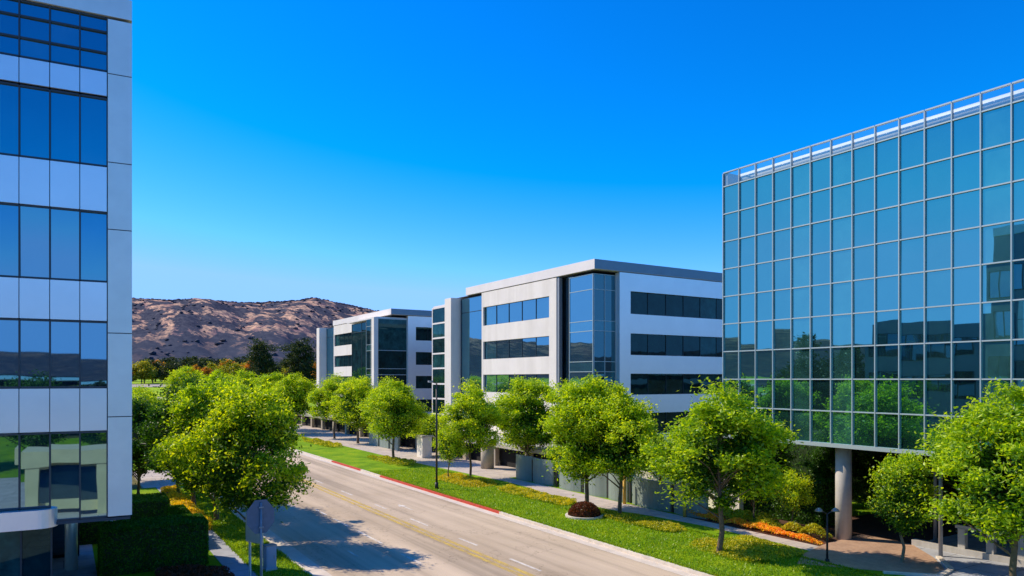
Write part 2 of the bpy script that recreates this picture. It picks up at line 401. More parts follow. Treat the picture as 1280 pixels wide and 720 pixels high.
# right verge, sidewalk
def wavy(name, xa, xb, y0, y1, step, z, mat, wa=0, wb=0, sub=1):
    mb = MB(); n = int((y1 - y0) / step)
    pa, pb = [], []
    for i in range(n + 1):
        y = y0 + (y1 - y0) * i / n
        pa.append((xa + wa * math.sin(y * .31 + 1), y)); pb.append((xb + wb * math.sin(y * .23), y))
    for i in range(n):
        mb.face([(*pa[i], z), (*pb[i], z), (*pb[i + 1], z), (*pa[i + 1], z)])
    return tag(mb.build(name, mat), kind='structure')
sheet('lawn', 23.50, 32.10, -30, 230, .135, M['lawn'], zb=-.03)
mb = MB(); near = [(-30, 30.2), (12, 30.3), (17, 30.4), (24, 31.0), (29, 31.0), (33, 30.5), (36, 29.7), (39, 29.5), (42, 29.75), (46, 30.4), (50, 30.7), (56, 30.4), (64, 30.0), (75, 29.8), (230, 29.8)]
for (ya, xa), (yb, xb) in zip(near, near[1:]): mb.face([(xa, ya, .139), (32.1, ya, .139), (32.1, yb, .139), (xb, yb, .139)])
tag(mb.build('sidewalk', M['sidewalk']), kind='structure')
sheet('lawn', 32.10, 90, 30.1, 52.2, .120, M['lawn'], zb=-.03)
sheet('driveway', 32.10, 38, 52.2, 150, .120, M['sidewalk'], zb=-.03)
sheet('lawn', 38, 90, 52.2, 230, .118, M['lawn'], zb=-.03)
sheet('undercroft_ground', 36.6, 60, 20.3, 30.1, .130, M['soil'], zb=-.03)  # dark mulch colour laid in to deepen the undercroft's shade
sheet('lawn', 41.0, 58, 26.2, 29.9, .134, M['lawn'])
sheet('plaza', 32.10, 36.6, 20.3, 30.1, .131, M['soil'], zb=-.03)
sheet('plaza', 32.10, 70, -30, 20.3, .137, M['walk'], zb=-.03)
mb = MB()
arc = [(28.2, 20.9), (30.1, 21.9), (32.6, 22.6), (36.5, 23.0), (36.5, 20.3), (34.6, 18.2), (33.0, 16.9), (31.6, 16.6), (30.2, 18.2)]
mb.face([(x, y, .146) for x, y in arc]); tag(mb.build('plaza', M['brick_paving']), kind='structure')
mb = MB()
edge = [(30.0, 17.9), (31.5, 16.3), (33.0, 16.6), (34.8, 18.1)]
for (x0, y0), (x1, y1) in zip(edge, edge[1:]):
    d = Vector((x1 - x0, y1 - y0, 0)).normalized(); n_ = Vector((-d.y, d.x, 0)) * .11
    mb.prism([(x0 - n_.x, y0 - n_.y), (x1 - n_.x, y1 - n_.y), (x1 + n_.x, y1 + n_.y), (x0 + n_.x, y0 + n_.y)], .13, .22)
tag(mb.build('kerb', M['kerb']), kind='structure')
# left verge, sidewalk, terrace under the left building
sheet('lawn', 7.02, 8.87, -30, 62, .135, M['lawn'], zb=-.03)
sheet('lawn', 5.2, 8.87, 74, 230, .135, M['lawn'], zb=-.03)
sheet('driveway', 5.2, 8.87, 62, 74, .10, M['sidewalk'], zb=-.03)
sheet('sidewalk', 6.05, 7.02, -30, 62, .139, M['walk'], zb=-.03)
sheet('lawn', -40, 6.05, -60, 62, .12, M['lawn'], zb=-.03)
sheet('plaza', -20, 1.2, 26.5, 46, .14, M['walk'])
sheet('plaza', -40, 5.2, -16, 26.5, .14, M['sidewalk'])  # unseen pale paving, added to bounce sunlight onto the left building's front

# distant meadow (a slope rising away), drive across it, hills
def polar(h, r, z): return (r * math.sin(R(h)), r * math.cos(R(h)), z)
mb = MB()
rows = [(215, -.02), (260, 1.2), (300, 2.6), (330, 4.6), (380, 6.4), (460, 8.0), (700, 10), (1200, 14)]
hd = list(range(-60, 41, 4))
for (r0, z0), (r1, z1) in zip(rows, rows[1:]):
    for h0, h1 in zip(hd, hd[1:]):
        mb.face([polar(h0, r0, z0), polar(h1, r0, z0), polar(h1, r1, z1), polar(h0, r1, z1)], 0, True)
tag(mb.build('meadow', M['meadow']), kind='structure')
mb = MB()
for h0, h1 in zip(hd, hd[1:]):
    mb.face([polar(h0, 268, 1.60), polar(h1, 268, 1.60), polar(h1, 284, 2.16), polar(h0, 284, 2.16)])
    za = 4.6 + 1.8 * 12 / 50
    mb.face([polar(h0, 342, za + .13), polar(h1, 342, za + .13), polar(h1, 372, 6.25), polar(h0, 372, 6.25)])
tag(mb.build('path', M['tan_stone']), kind='structure')

def hillh(h, r):
    """height of the hills at heading h (degrees) and distance r"""
    # skyline angles read along the ridge
    pts = [(-180, 95), (-120, 110), (-70, 120), (-30, 170), (-6, 235), (4, 285), (8, 290), (11, 288), (14, 302), (16.5, 316), (19, 292), (22, 262), (26, 240), (34, 190), (60, 120), (180, 95)]
    for (a, za), (b, zb) in zip(pts, pts[1:]):
        if a <= h <= b:
            t = (h - a) / (b - a); top = za + (zb - za) * t; break
    t = max(0, min(1, (r - 900) / 1750)); s = t * t * (3 - 2 * t)
    k = math.sin(R(h) * 23 + r * .0021) * .5 + math.sin(R(h) * 51 - r * .0034 + 1) * .3 + math.sin(R(h) * 117 + r * .007) * .16
    sp = math.sin(R(h) * 240 + r * .011) * .05 + math.sin(R(h) * 410 - r * .017) * .04
    hh = top * .90 * s * (1 + .17 * (k + sp) * (1 - s ** 3) * 1.0) + top * .012 * (k + 3 * sp)
    if r > 2650: hh *= max(.2, 1 - (r - 2650) / 2200)
    return max(12, hh)
mb = MB()
hs_ = []
a = -180.0
while a <= 180.001:
    hs_.append(a); a += .35 if -8 <= a < 34 else 4
rs = [900 + 55 * i for i in range(33)] + [2850, 3200, 3800]
grid = [[polar(h, r, hillh(h, r)) for r in rs] for h in hs_]
nv = len(rs)
for col in grid: mb.v += col
for i in range(len(hs_) - 1):
    for j in range(nv - 1):
        k = i * nv + j
        mb.f.append((k, k + nv, k + nv + 1, k + 1)); mb.m.append(0); mb.s.append(True)
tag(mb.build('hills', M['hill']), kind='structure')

ico = []
bm_v = []
def blob(mb, c, r, rz, seedr):
    n, k0 = 7, len(mb.v)
    for lev, (f, zz) in enumerate(((.75, .1), (1, .5), (.7, .95))):
        for i in range(n):
            t = 2 * math.pi * i / n + lev * .4
            q = f * r * seedr.uniform(.75, 1.2)
            mb.v.append((c[0] + q * math.cos(t), c[1] + q * math.sin(t), c[2] + zz * rz * seedr.uniform(.85, 1.1)))
    mb.v.append((c[0], c[1], c[2] + rz * 1.25))
    for lev in range(2):
        for i in range(n):
            j = (i + 1) % n; a = k0 + lev * n
            mb.f.append((a + i, a + j, a + n + j, a + n + i)); mb.m.append(0); mb.s.append(False)
    for i in range(n):
        j = (i + 1) % n; a = k0 + 2 * n
        mb.f.append((a + i, a + j, k0 + 3 * n)); mb.m.append(0); mb.s.append(False)
mb = MB(); r2 = random.Random(5)
for _ in range(4600):
    h = r2.uniform(-2, 30); r = 1100 + 1600 * r2.random() ** .6
    if r2.random() < .75: r = r2.uniform(2540, 2700)
    g_ = math.sin(h * 1.9 + r * .006) + math.sin(h * .8 - r * .013 + 2) + r2.gauss(0, .6)
    if g_ < .1 and r < 2540: continue
    x, y, z = polar(h, r, hillh(h, r)); s = (r2.uniform(4, 8) if r > 2540 else r2.uniform(1.8, 4.6) * (1 + (2700 - r) / 2600))
    blob(mb, (x, y, z - 1), s, s * .9, r2)
tag(mb.build('hillside_scrub', M['scrub']), 'dark scrub and small trees scattered over the dry distant hills', 'scrub', kind='stuff')

# ------------------------------------------------------------------ trees
def leaf_quad(mb, c, s, rr, m=0, up=.55):
    n = Vector((rr.gauss(0, 1), rr.gauss(0, 1), rr.gauss(0, 1) + up)).normalized()
    a = n.orthogonal().normalized()
    a.rotate(Matrix.Rotation(rr.uniform(0, 6.283), 3, n)); b = n.cross(a)
    l, w_ = s * rr.uniform(.7, 1.25), s * rr.uniform(.36, .6)
    c = Vector(c)
    k = len(mb.v)
    mb.v += [tuple(c - a * l * .5), tuple(c + b * w_ * .5 - n * l * .08), tuple(c + a * l * .5), tuple(c - b * w_ * .5 - n * l * .08)]
    mb.f.append((k, k + 1, k + 2, k + 3)); mb.m.append(m); mb.s.append(False)

def tree_proto(name, h, rx, base, leaves, clumps, leaf, trunk_r, mats, seed, shape='round', clump_r=.5, up=.95, flat=1.0, inner=.62):
    """an Empty at the foot with one trunk mesh (stem and limbs) and one crown mesh of separate leaves"""
    rr = random.Random(seed)
    root = bpy.data.objects.new(name, None); COL.objects.link(root); root.empty_display_size = .3
    cz = (h + base) / 2; rz = (h - base) / 2
    tb = MB()
    p = Vector((0, 0, -.05)); r = trunk_r
    tb.tube((0, 0, -.05), (0, 0, .12), trunk_r * 1.5, trunk_r * 1.05, 9, cap=False)
    segs = 7; tip = base + (h - base) * .78; prev = Vector((0, 0, .12)); r0 = trunk_r * 1.05; stem = [(prev.copy(), r0)]
    for i in range(1, segs + 1):
        z = .12 + (tip - .12) * i / segs
        q = Vector((rr.gauss(0, .05) * i ** .5, rr.gauss(0, .05) * i ** .5, z)); r1 = trunk_r * (1.05 - .85 * i / segs)
        tb.tube(prev, q, r0, r1, 8, cap=False); prev, r0 = q, r1; stem.append((q.copy(), r1))
    cb = MB()
    cents = []
    tries = 0
    while len(cents) < clumps and tries < 9000:
        tries += 1
        u = Vector((rr.gauss(0, 1), rr.gauss(0, 1), rr.gauss(0, 1))).normalized() * (rr.random() ** .38)
        zf = u.z
        if shape == 'round': wid = 1.04 if zf < .0 else 1.04 - .40 * zf
        elif shape == 'cone': wid = max(.12, .62 - .55 * zf) * 1.25
        else: wid = 1 - .1 * abs(zf)
        lump = 1 + .17 * math.sin(3 * math.atan2(u.y, u.x) + seed + 2 * zf) + .13 * math.sin(6 * zf + seed * 2 + math.atan2(u.y, u.x))
        c = Vector((u.x * rx * wid * lump, u.y * rx * wid * lump, cz + u.z * rz * .92))
        if any((c - d).length < clump_r * .62 for d in cents): continue
        cents.append(c)
    for i, c in enumerate(cents):
        if i % 3 == 0:
            # a limb from the stem towards this clump
            zs = max(base * .8, c.z - (Vector((c.x, c.y)).length) * rr.uniform(.6, 1.1))
            zs = min(zs, tip * .97)
            k = min(segs - 1, int((zs - .12) / (tip - .12) * segs)); a0, ar = stem[max(0, k)]; a1, br_ = stem[max(0, k) + 1]
            t = max(0, min(1, (zs - a0.z) / max(.01, a1.z - a0.z))); s0 = a0.lerp(a1, t); sr = max(.012, (ar + (br_ - ar) * t) * .5)
            mid = s0.lerp(c, .5) + Vector((rr.gauss(0, .1), rr.gauss(0, .1), .12))
            tb.tube(s0, mid, sr, sr * .6, 5, cap=False); tb.tube(mid, c, sr * .6, .008, 5, cap=False)
    per = leaves // max(1, len(cents))
    for c in cents:
        cr = clump_r * rr.choice((.6, .8, 1.0, 1.15, 1.4))
        for _ in range(int(per * rr.uniform(.6, 1.35))):
            d = Vector((rr.gauss(0, 1), rr.gauss(0, 1), rr.gauss(0, .72 * flat))) * (cr * .62)
            q = c + d
            e = math.sqrt((q.x / rx) ** 2 + (q.y / rx) ** 2 + ((q.z - cz) / rz) ** 2)      # crown self-shade put into leaf colour: inner and low leaves take darker green
            young = e + .35 * (q.z - cz) / rz + rr.gauss(0, .16)  # outward and upward rank, not age; low rank gets the shade-dark green
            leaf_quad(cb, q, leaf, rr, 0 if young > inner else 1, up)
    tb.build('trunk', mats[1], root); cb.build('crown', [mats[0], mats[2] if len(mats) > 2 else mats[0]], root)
    root['size'] = h
    return root

P = {
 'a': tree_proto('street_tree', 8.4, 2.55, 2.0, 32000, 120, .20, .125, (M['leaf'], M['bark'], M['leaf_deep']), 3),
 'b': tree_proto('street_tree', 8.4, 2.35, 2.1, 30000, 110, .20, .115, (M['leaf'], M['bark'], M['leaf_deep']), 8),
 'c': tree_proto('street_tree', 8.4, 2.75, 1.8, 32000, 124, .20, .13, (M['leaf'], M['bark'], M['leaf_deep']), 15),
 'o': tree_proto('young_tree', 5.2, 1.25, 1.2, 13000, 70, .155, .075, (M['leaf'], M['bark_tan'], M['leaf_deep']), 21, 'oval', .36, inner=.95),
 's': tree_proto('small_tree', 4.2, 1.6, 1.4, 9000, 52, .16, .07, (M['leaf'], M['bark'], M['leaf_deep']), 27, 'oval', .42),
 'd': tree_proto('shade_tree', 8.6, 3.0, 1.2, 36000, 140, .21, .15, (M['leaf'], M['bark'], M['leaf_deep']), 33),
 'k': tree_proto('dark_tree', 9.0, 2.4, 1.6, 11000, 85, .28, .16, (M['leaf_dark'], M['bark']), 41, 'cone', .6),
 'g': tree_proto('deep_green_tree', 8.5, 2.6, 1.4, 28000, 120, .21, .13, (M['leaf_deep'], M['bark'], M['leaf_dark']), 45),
 'f': tree_proto('autumn_tree', 8.0, 3.2, 1.4, 2200, 45, .75, .2, (M['leaf_autumn'], M['bark']), 51, 'round', .9),
 'v': tree_proto('olive_tree', 8.0, 3.2, 1.4, 2200, 45, .75, .2, (M['leaf_olive'], M['bark']), 57, 'round', .9),
 'q': tree_proto('broad_tree', 8.0, 3.3, 1.2, 2200, 45, .75, .2, (M['leaf_dark'], M['bark']), 61, 'round', .9),
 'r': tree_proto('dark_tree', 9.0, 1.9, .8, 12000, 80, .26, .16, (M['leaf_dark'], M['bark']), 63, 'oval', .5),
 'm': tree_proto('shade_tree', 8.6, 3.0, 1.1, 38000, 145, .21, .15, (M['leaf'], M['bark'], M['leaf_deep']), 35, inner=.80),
}
used = set()
def tree(k, x, y, h, label, group=None, rx=1.0, z=0.13, cat='tree'):
    ry = rx * rnd.uniform(.9, 1.1)
    src = P[k]
    if k in used: o = copy_tree(src)
    else: o = src; used.add(k)
    s = h / src['size']; o.location = (x, y, z); o.rotation_euler = (0, 0, rnd.uniform(0, 6.28)); o.scale = (s * rx, s * ry, s)
    tag(o, label, cat, group); return o

G1 = 'street trees on the right lawn'
tree('c', 28.43, 36.6, 8.75, 'leafy street tree rising from the round red-brown planting bed on the lawn', G1, 1.06)
tree('a', 29.1, 34.2, 8.2, 'street tree with tall trunk just right of the round planting bed tree', G1, 1.02)
tree('b', 26.74, 24.13, 8.1, 'bright street tree in front of the left end of the glass building', G1, 1.22)
tree('b', 28.87, 53.0, 8.1, 'narrow street tree just right of the tall dark lamp post', G1, .98)
tree('s', 26.9, 53.1, 4.6, 'slim small tree between the lamp post and the narrow street tree', G1, .7)
tree('a', 28.32, 68.2, 8.4, 'round street tree with dark trunk left of the tall lamp post', G1, 1.15)
tree('c', 32.6, 90.5, 8.9, 'street tree on the far lawn in front of the second white office block', G1, 1.22)
tree('b', 32.4, 99.5, 8.9, 'street tree farther along in front of the white fin of the far office block', G1, 1.2)
tree('a', 30.0, 112, 9.4, 'street tree beyond the far end of the red kerb', G1, 1.3)
tree('c', 29.5, 122, 9.7, 'tall bright street tree where the road bends out of sight', G1, 1.15)
tree('d', 27.5, 136, 10.2, 'broad bright tree far down the road above the left tree crowns', G1, 1.05)
tree('a', 25.5, 152, 10.3, 'farthest bright yellow-green street tree beside the meadow', G1, 1.25)
tree('c', 34.8, 53.3, 8.7, 'wide street tree behind the wall in front of the white office block', G1, 1.2)
tree('s', 34.2, 72.0, 4.7, 'low spreading yellow-green tree above the pale garage pier', 'small trees by the garage', 1.45)
tree('s', 35.6, 37.6, 4.7, 'small green tree behind the right end of the grey-green wall', 'small trees by the garage', 1.15)
tree('s', 34.2, 42.8, 4.2, 'small tree behind the middle of the grey-green wall', 'small trees by the garage', 1.0)
tree('o', 32.5, 18.5, 5.1, 'young dense green tree in the brick plaza beside the round concrete column', None, 1.0)
tree('a', 30.7, 13.2, 8.3, 'large bright tree at the right edge in front of the glass building', G1, 1.08)
G2 = 'trees beside the glass building undercroft'
tree('s', 33.4, 27.6, 3.9, 'small tree in the orange flower bed nearest the sidewalk', G2, .8)
tree('s', 34.2, 25.6, 3.4, 'smallest tree at the right end of the orange flower bed', G2, .7)
tree('g', 36.0, 32.6, 6.6, 'dark green tree left of the glass building undercroft', G2, .9)
tree('g', 38.6, 30.9, 6.2, 'dark green tree behind the flower bed under the glass corner', G2, .8)
tree('b', 39.8, 33.2, 6.4, 'lit tree seen past the left side of the round concrete column', G2, .85)
tree('g', 43.5, 29.5, 4.9, 'dark tree under the soffit right of the round concrete column', G2, .9)
tree('g', 46.0, 25.5, 4.9, 'deep green tree at the back of the undercroft', G2, .95)
tree('g', 44.0, 22.0, 4.8, 'dark tree behind the young plaza tree', G2, .9)
tree('g', 41.0, 27.0, 4.9, 'dark tree close to the right of the round concrete column', G2, 1.0)
tree('g', 41.5, 20.6, 4.7, 'dark bushy tree between the young plaza tree and the undercroft wall', G2, 1.0)
tree('g', 48.5, 34.5, 7.5, 'tall dark tree behind the glass building corner', G2, 1.0)

tree('b', 33.4, 82, 8.4, 'tree standing by the far pale panels beside the garage', G1, 1.1)
tree('c', 36.2, 47.2, 7.0, 'rear tree peeking between the white block and the grey-green wall', G1, .95)
tree('a', 22.8, 168, 11.2, 'broad yellow-green tree past the end of the lawn, left of the pair of dark trees', G1, 1.3)
G3 = 'trees along the left verge'
tree('m', 8.15, 38.4, 8.6, 'big shade tree overhanging the road behind the octagonal sign', G3, .98)
tree('m', 7.7, 45.6, 8.9, 'leafy tree behind the big shade tree, beside the yellow flowers', G3, 1.0)
tree('g', 7.3, 51.6, 8.6, 'very dark green tree second from the shade tree on the verge', G3, 1.05)
tree('g', 6.9, 56.0, 7.2, 'dark verge tree left of the yellow flower strip', G3, 1.0)
tree('c', 5.3, 67, 7.3, 'sunlit yellow-green tree just right of the left building pier', G3, 1.0)
tree('a', 7.2, 78, 7.4, 'verge tree beyond the driveway left of the road', G3, 1.1)
tree('b', 7.6, 92, 7.6, 'verge tree farther up the left side of the road', G3, .9)
tree('c', 8.0, 108, 7.4, 'farthest verge tree on the left side of the road', G3, .9)
tree('g', 4.6, 59, 7.2, 'dark leafy tree close behind the left building pier', G3, .85)
tree('g', 3.6, 66, 6.2, 'low dark green tree touching the edge of the left building pier', G3, 1.0)
tree('k', 2.5, 60, 4.5, 'dark bushy tree against the left building pier', G3, 1.1)
# seen mirrored in the glass across the street
for i, (x, y, h) in enumerate(((-6, 47, 12), (-2.5, 50.5, 13.5), (-7, 55, 11.5), (-12, 52, 12))):
    tree('k', x, y, h, 'tall dark tree mirrored in the glass building', 'dark trees mirrored in the glass', 1.25)
for x, y, h, k in ((-9, -22, 9, 'g'), (-3.5, -27, 8, 'c'), (6, -25, 8, 'g'), (-16, -20, 9, 'g'), (12, -30, 8, 'a')):
    tree(k, x, y, h, 'green tree mirrored in the left building windows', 'green trees mirrored in the windows', 1.2)

r4 = random.Random(31)
for i in range(30):
    x, y, z = polar(-98 + 66 * i / 29 + r4.uniform(-1, 1), r4.uniform(75, 130), .1)
    tree('q', x, y, r4.uniform(8, 12), 'dark tree mirrored low in the right glass building', 'dark trees mirrored low in the glass building', r4.uniform(1, 1.4), z)
for i in range(22):
    x, y, z = polar(142 + 86 * i / 21 + r4.uniform(-1, 1), r4.uniform(60, 100), .1)
    tree('q', x, y, r4.uniform(7, 10), 'dark tree mirrored in the left building window bands', 'dark trees mirrored in the window bands', r4.uniform(1, 1.4), z)
# tree belt at the foot of the hills, two dark trees before it
tree('r', 47, 209, 21.5, 'left one of two dark trees standing against the hills', 'dark trees against the hills', .85)
tree('r', 57, 206, 21.8, 'right dark tree of the pair, nearer the far office block', 'dark trees against the hills', .95)
r3 = random.Random(9)
labs = {'f': ('orange autumn tree in the far belt below the hills', 'orange trees in the far belt'),
        'v': ('olive yellow tree in the far belt below the hills', 'olive trees in the far belt'),
        'q': ('dark green tree in the far belt below the hills', 'dark trees in the far belt')}
for i in range(64):
    h_ = 1 + 21 * i / 63 + r3.uniform(-.25, .25); r_ = r3.uniform(378, 440)
    k = r3.choice('vvvvqf') if i % 7 else 'f'
    x, y, z = polar(h_, r_, 6.3)
    tree(k, x, y, r3.uniform(8.0, 13), labs[k][0], labs[k][1], r3.uniform(1.0, 1.35), z)
for i in range(60):
    h_ = 0 + 24 * i / 59 + r3.uniform(-.2, .2); x, y, z = polar(h_, r3.uniform(560, 760), 8)
    tree('q', x, y, r3.uniform(12, 20), 'hazy dark tree in the wood at the foot of the hills', 'wood at the foot of the hills', r3.uniform(1.0, 1.4), z)

# ------------------------------------------------------------------ hedges and beds
def hedge(name, x0, x1, y0, y1, z1, label, n, seed, mat=None, leaf=.11):
    rr = random.Random(seed); root = empty(name, ((x0 + x1) / 2, (y0 + y1) / 2, .12), label, 'hedge')
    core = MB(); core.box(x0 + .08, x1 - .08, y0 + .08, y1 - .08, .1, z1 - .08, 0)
    hx, hy = x1 - x0, y1 - y0
    areas = [hx * hy, hx * z1, hx * z1, hy * z1, hy * z1]; tot = sum(areas)
    for _ in range(n):
        t = rr.random() * tot; k = 0
        while t > areas[k] and k < 4: t -= areas[k]; k += 1
        u, v = rr.random(), rr.random(); j = abs(rr.gauss(0, .05))
        if k == 0: c = (x0 + u * hx, y0 + v * hy, z1 - j)
        elif k == 1: c = (x0 + u * hx, y0 + j, .1 + v * (z1 - .1))
        elif k == 2: c = (x0 + u * hx, y1 - j, .1 + v * (z1 - .1))
        elif k == 3: c = (x0 + j, y0 + u * hy, .1 + v * (z1 - .1))
        else: c = (x1 - j, y0 + u * hy, .1 + v * (z1 - .1))
        leaf_quad(core, c, leaf, rr, 1, .3)
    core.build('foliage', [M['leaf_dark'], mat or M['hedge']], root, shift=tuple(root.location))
    return root
hedge('clipped_hedge', 1.3, 5.55, 34.9, 37.2, 2.1, 'clipped dark green hedge nearest the camera beside the narrow walk', 26000, 71)
hedge('clipped_hedge', .5, 4.8, 42.2, 45.0, 2.1, 'clipped hedge behind the nearer hedge, below the building pier', 18000, 72)
hedge('clipped_hedge', 4.8, 6.0, 38.5, 46.5, 1.1, 'low green hedge running beside the yellow flower strip', 16000, 73)
hedge('shrub_bank', 36.2, 38.0, 25.2, 33.5, 2.7, 'tall dark shrub bank behind the orange flower bed under the glass corner', 14000, 75, M['leaf_deep'], .17)
hedge('shrub_bank', 45.5, 47.0, 19.2, 40, 4.7, 'dark shrub bank at the back of the glass building undercroft', 9000, 76, M['leaf_deep'], .2)
hedge('clipped_hedge', -9, -3, 38, 40, 1.1, 'low dark hedge under the left building', 8000, 74)

def bed(name, poly_x, poly_y, zmax, n, mat, label, seed, leaf=.13, soil=True, cat='flower bed', z0=.14, lumps=9):
    rr = random.Random(seed); mb = MB()
    x0, x1 = poly_x; y0, y1 = poly_y
    cx, cy, ax, ay = (x0 + x1) / 2, (y0 + y1) / 2, (x1 - x0) / 2, (y1 - y0) / 2
    if soil:
        pts = [(cx + ax * math.copysign(abs(math.cos(t)) ** .5, math.cos(t)), cy + ay * math.copysign(abs(math.sin(t)) ** .5, math.sin(t)), z0 + .008) for t in [2 * math.pi * i / 40 for i in range(40)]]
        mb.face(pts, 1)
    ls = [(rr.uniform(-.85, .85), rr.uniform(-.92, .92), rr.uniform(.5, 1)) for _ in range(lumps)]
    made = 0
    while made < n:
        u, v = rr.uniform(-1, 1), rr.uniform(-1, 1)
        if u ** 4 + v ** 4 > 1: continue
        hgt = max(q * math.exp(-(((u - a) * ax) ** 2 + ((v - b) * ay) ** 2) / .5) for a, b, q in ls)
        if rr.random() > .25 + hgt: continue
        z = z0 + zmax * (.12 + hgt) * (1 - .5 * rr.random() ** 2)
        leaf_quad(mb, (cx + u * ax, cy + v * ay, z), leaf, rr, 0, .8); made += 1
    return tag(mb.build(name, [mat, M['soil']]), label, cat, kind='stuff')
bed('flower_bed', (32.15, 32.95), (22.6, 32.4), .42, 5200, M['flower'], 'orange and yellow flowers along the sidewalk below the glass corner', 81, .12, lumps=26)
bed('flower_bed', (32.85, 34.3), (22.9, 32.2), .75, 6500, M['cover'], 'yellow-green shrubs behind the orange flowers below the glass corner', 91, .15, lumps=16)
bed('ground_cover', (26.2, 30.6), (21.6, 26.3), .22, 5200, M['cover'], 'yellow-green ground cover around the tree before the glass building', 82, .14, cat='ground cover', lumps=26, soil=False)
bed('ground_cover', (27.6, 29.55), (28.5, 35.4), .28, 5000, M['cover'], 'yellow-green ground cover beside the round planting bed', 83, .14, cat='ground cover', lumps=20, soil=False)
bed('ground_cover', (27.5, 29.5), (38.4, 47.2), .34, 5200, M['cover'], 'dappled ground cover strip under the trees left of the round bed', 84, .15, cat='ground cover', lumps=24, soil=False)
bed('ground_cover', (26.2, 29.3), (48.4, 55.4), .42, 5200, M['yellow_flower'], 'yellow flowering cover around the trees right of the lamp post', 85, .15, cat='ground cover', lumps=18, soil=False)
bed('ground_cover', (27.0, 29.4), (64.0, 73.5), .5, 3600, M['cover'], 'low shrubs around the round street tree left of the lamp post', 86, .17, cat='ground cover', lumps=14, soil=False)
bed('ground_cover', (27.2, 29.5), (86, 99), .5, 3000, M['cover'], 'low shrubs on the far end of the right lawn', 87, .2, cat='ground cover', lumps=14, soil=False)
bed('flower_bed', (5.95, 7.3), (42.5, 60), .4, 8000, M['yellow_flower'], 'sunlit yellow flowers in a strip along the left verge', 88, .13, lumps=34)
bed('flower_bed', (3.2, 5.95), (29.6, 34.6), .42, 5000, M['red_cover'], 'dark red plants at the foot of the nearest clipped hedge', 89, .13, lumps=18)
bed('ground_cover', (33.0, 34.4), (30.5, 52), .4, 4200, M['leaf_deep'], 'green plants along the foot of the grey-green wall', 90, .14, cat='ground cover', lumps=30, soil=False)

def blades(x0, x1, y0, y1, n, seed, label):
    rr = random.Random(seed); mb = MB()
    for _ in range(n):
        x, y = rr.uniform(x0, x1), rr.uniform(y0, y1)
        if rr.random() < .25: x = rr.choice((x0, x1)) + rr.gauss(0, .04)
        t = rr.uniform(0, 6.283); h = rr.uniform(.05, .13); w_ = .03
        dx, dy = math.cos(t) * w_, math.sin(t) * w_; lx, ly = rr.gauss(0, .05), rr.gauss(0, .05)
        mb.face([(x - dx, y - dy, .13), (x + dx, y + dy, .13), (x + lx, y + ly, .13 + h)])
    return tag(mb.build('grass', M['blade']), label, 'grass', kind='stuff')
blades(23.52, 29.4, 14, 62, 48000, 7, 'short green grass blades of the right roadside lawn')
blades(7.04, 8.86, 27, 60, 12000, 8, 'short green grass blades of the left roadside verge')

# round bed with kerb ring at the tree foot
rb = empty('round_planting_bed', (26.9, 34.9, .13), 'round red-brown planting bed with a pale kerb ring in the lawn', 'planting bed')
mb = MB(); n = 28
for i in range(n):
    a, b = 2 * math.pi * i / n, 2 * math.pi * (i + 1) / n
    ro, ri = 1.16, 1.0
    for (r0, z0), (r1, z1) in (((ro, 0), (ro, .13)), ((ro, .13), (ri, .13)), ((ri, .13), (ri, 0))):
        mb.face([(r0*math.cos(a), r0*math.sin(a), z0), (r0*math.cos(b), r0*math.sin(b), z0), (r1*math.cos(b), r1*math.sin(b), z1), (r1*math.cos(a), r1*math.sin(a), z1)], 0, False)
mb.build('kerb_ring', M['kerb'], rb)
mb = MB(); rr = random.Random(4)
mb.face([(1.0 * math.cos(2*math.pi*i/n), 1.0 * math.sin(2*math.pi*i/n), .06) for i in range(n)], 1)
for _ in range(4200):
    r_, t = .98 * rr.random() ** .5, rr.uniform(0, 6.283)
    leaf_quad(mb, (r_*math.cos(t), r_*math.sin(t),   .08 + .85 * (1 - r_ * r_) ** .5 * rr.random() ** .4), .12, rr, 0, .5)
mb.build('planting', [M['red_cover'], M['soil']], rb)

# ------------------------------------------------------------------ facade helpers
def faceX(c):  return lambda a, d, z: (c + d, a, z)      # wall looking towards -X
def faceXp(c): return lambda a, d, z: (c - d, a, z)      # wall looking towards +X
def faceY(c):  return lambda a, d, z: (a, c + d, z)      # wall looking towards -Y
def slab(mb, fn, a0, a1, d0, d1, z0, z1, m=0):
    p, q = fn(a0, d0, z0), fn(a1, d1, z1)
    mb.box(min(p[0], q[0]), max(p[0], q[0]), min(p[1], q[1]), max(p[1], q[1]), z0, z1, m)
def pane(mb, fn, a0, a1, z0, z1, d, rr, tilt=.004, m=0):
    t = [rr.gauss(0, tilt) for _ in range(2)]
    ha, hz = (a1 - a0) / 2, (z1 - z0) / 2
    pts = [fn(a0, d + (-t[0]*ha - t[1]*hz), z0), fn(a1, d + (t[0]*ha - t[1]*hz), z0), fn(a1, d + (t[0]*ha + t[1]*hz), z1), fn(a0, d + (-t[0]*ha + t[1]*hz), z1)]
    nrm = (Vector(pts[1]) - Vector(pts[0])).cross(Vector(pts[3]) - Vector(pts[0]))
    out = Vector(fn(0, -1, 0)) - Vector(fn(0, 0, 0))
    if nrm.dot(out) < 0: pts.reverse()
    mb.face(pts, m)
RG = random.Random(77)
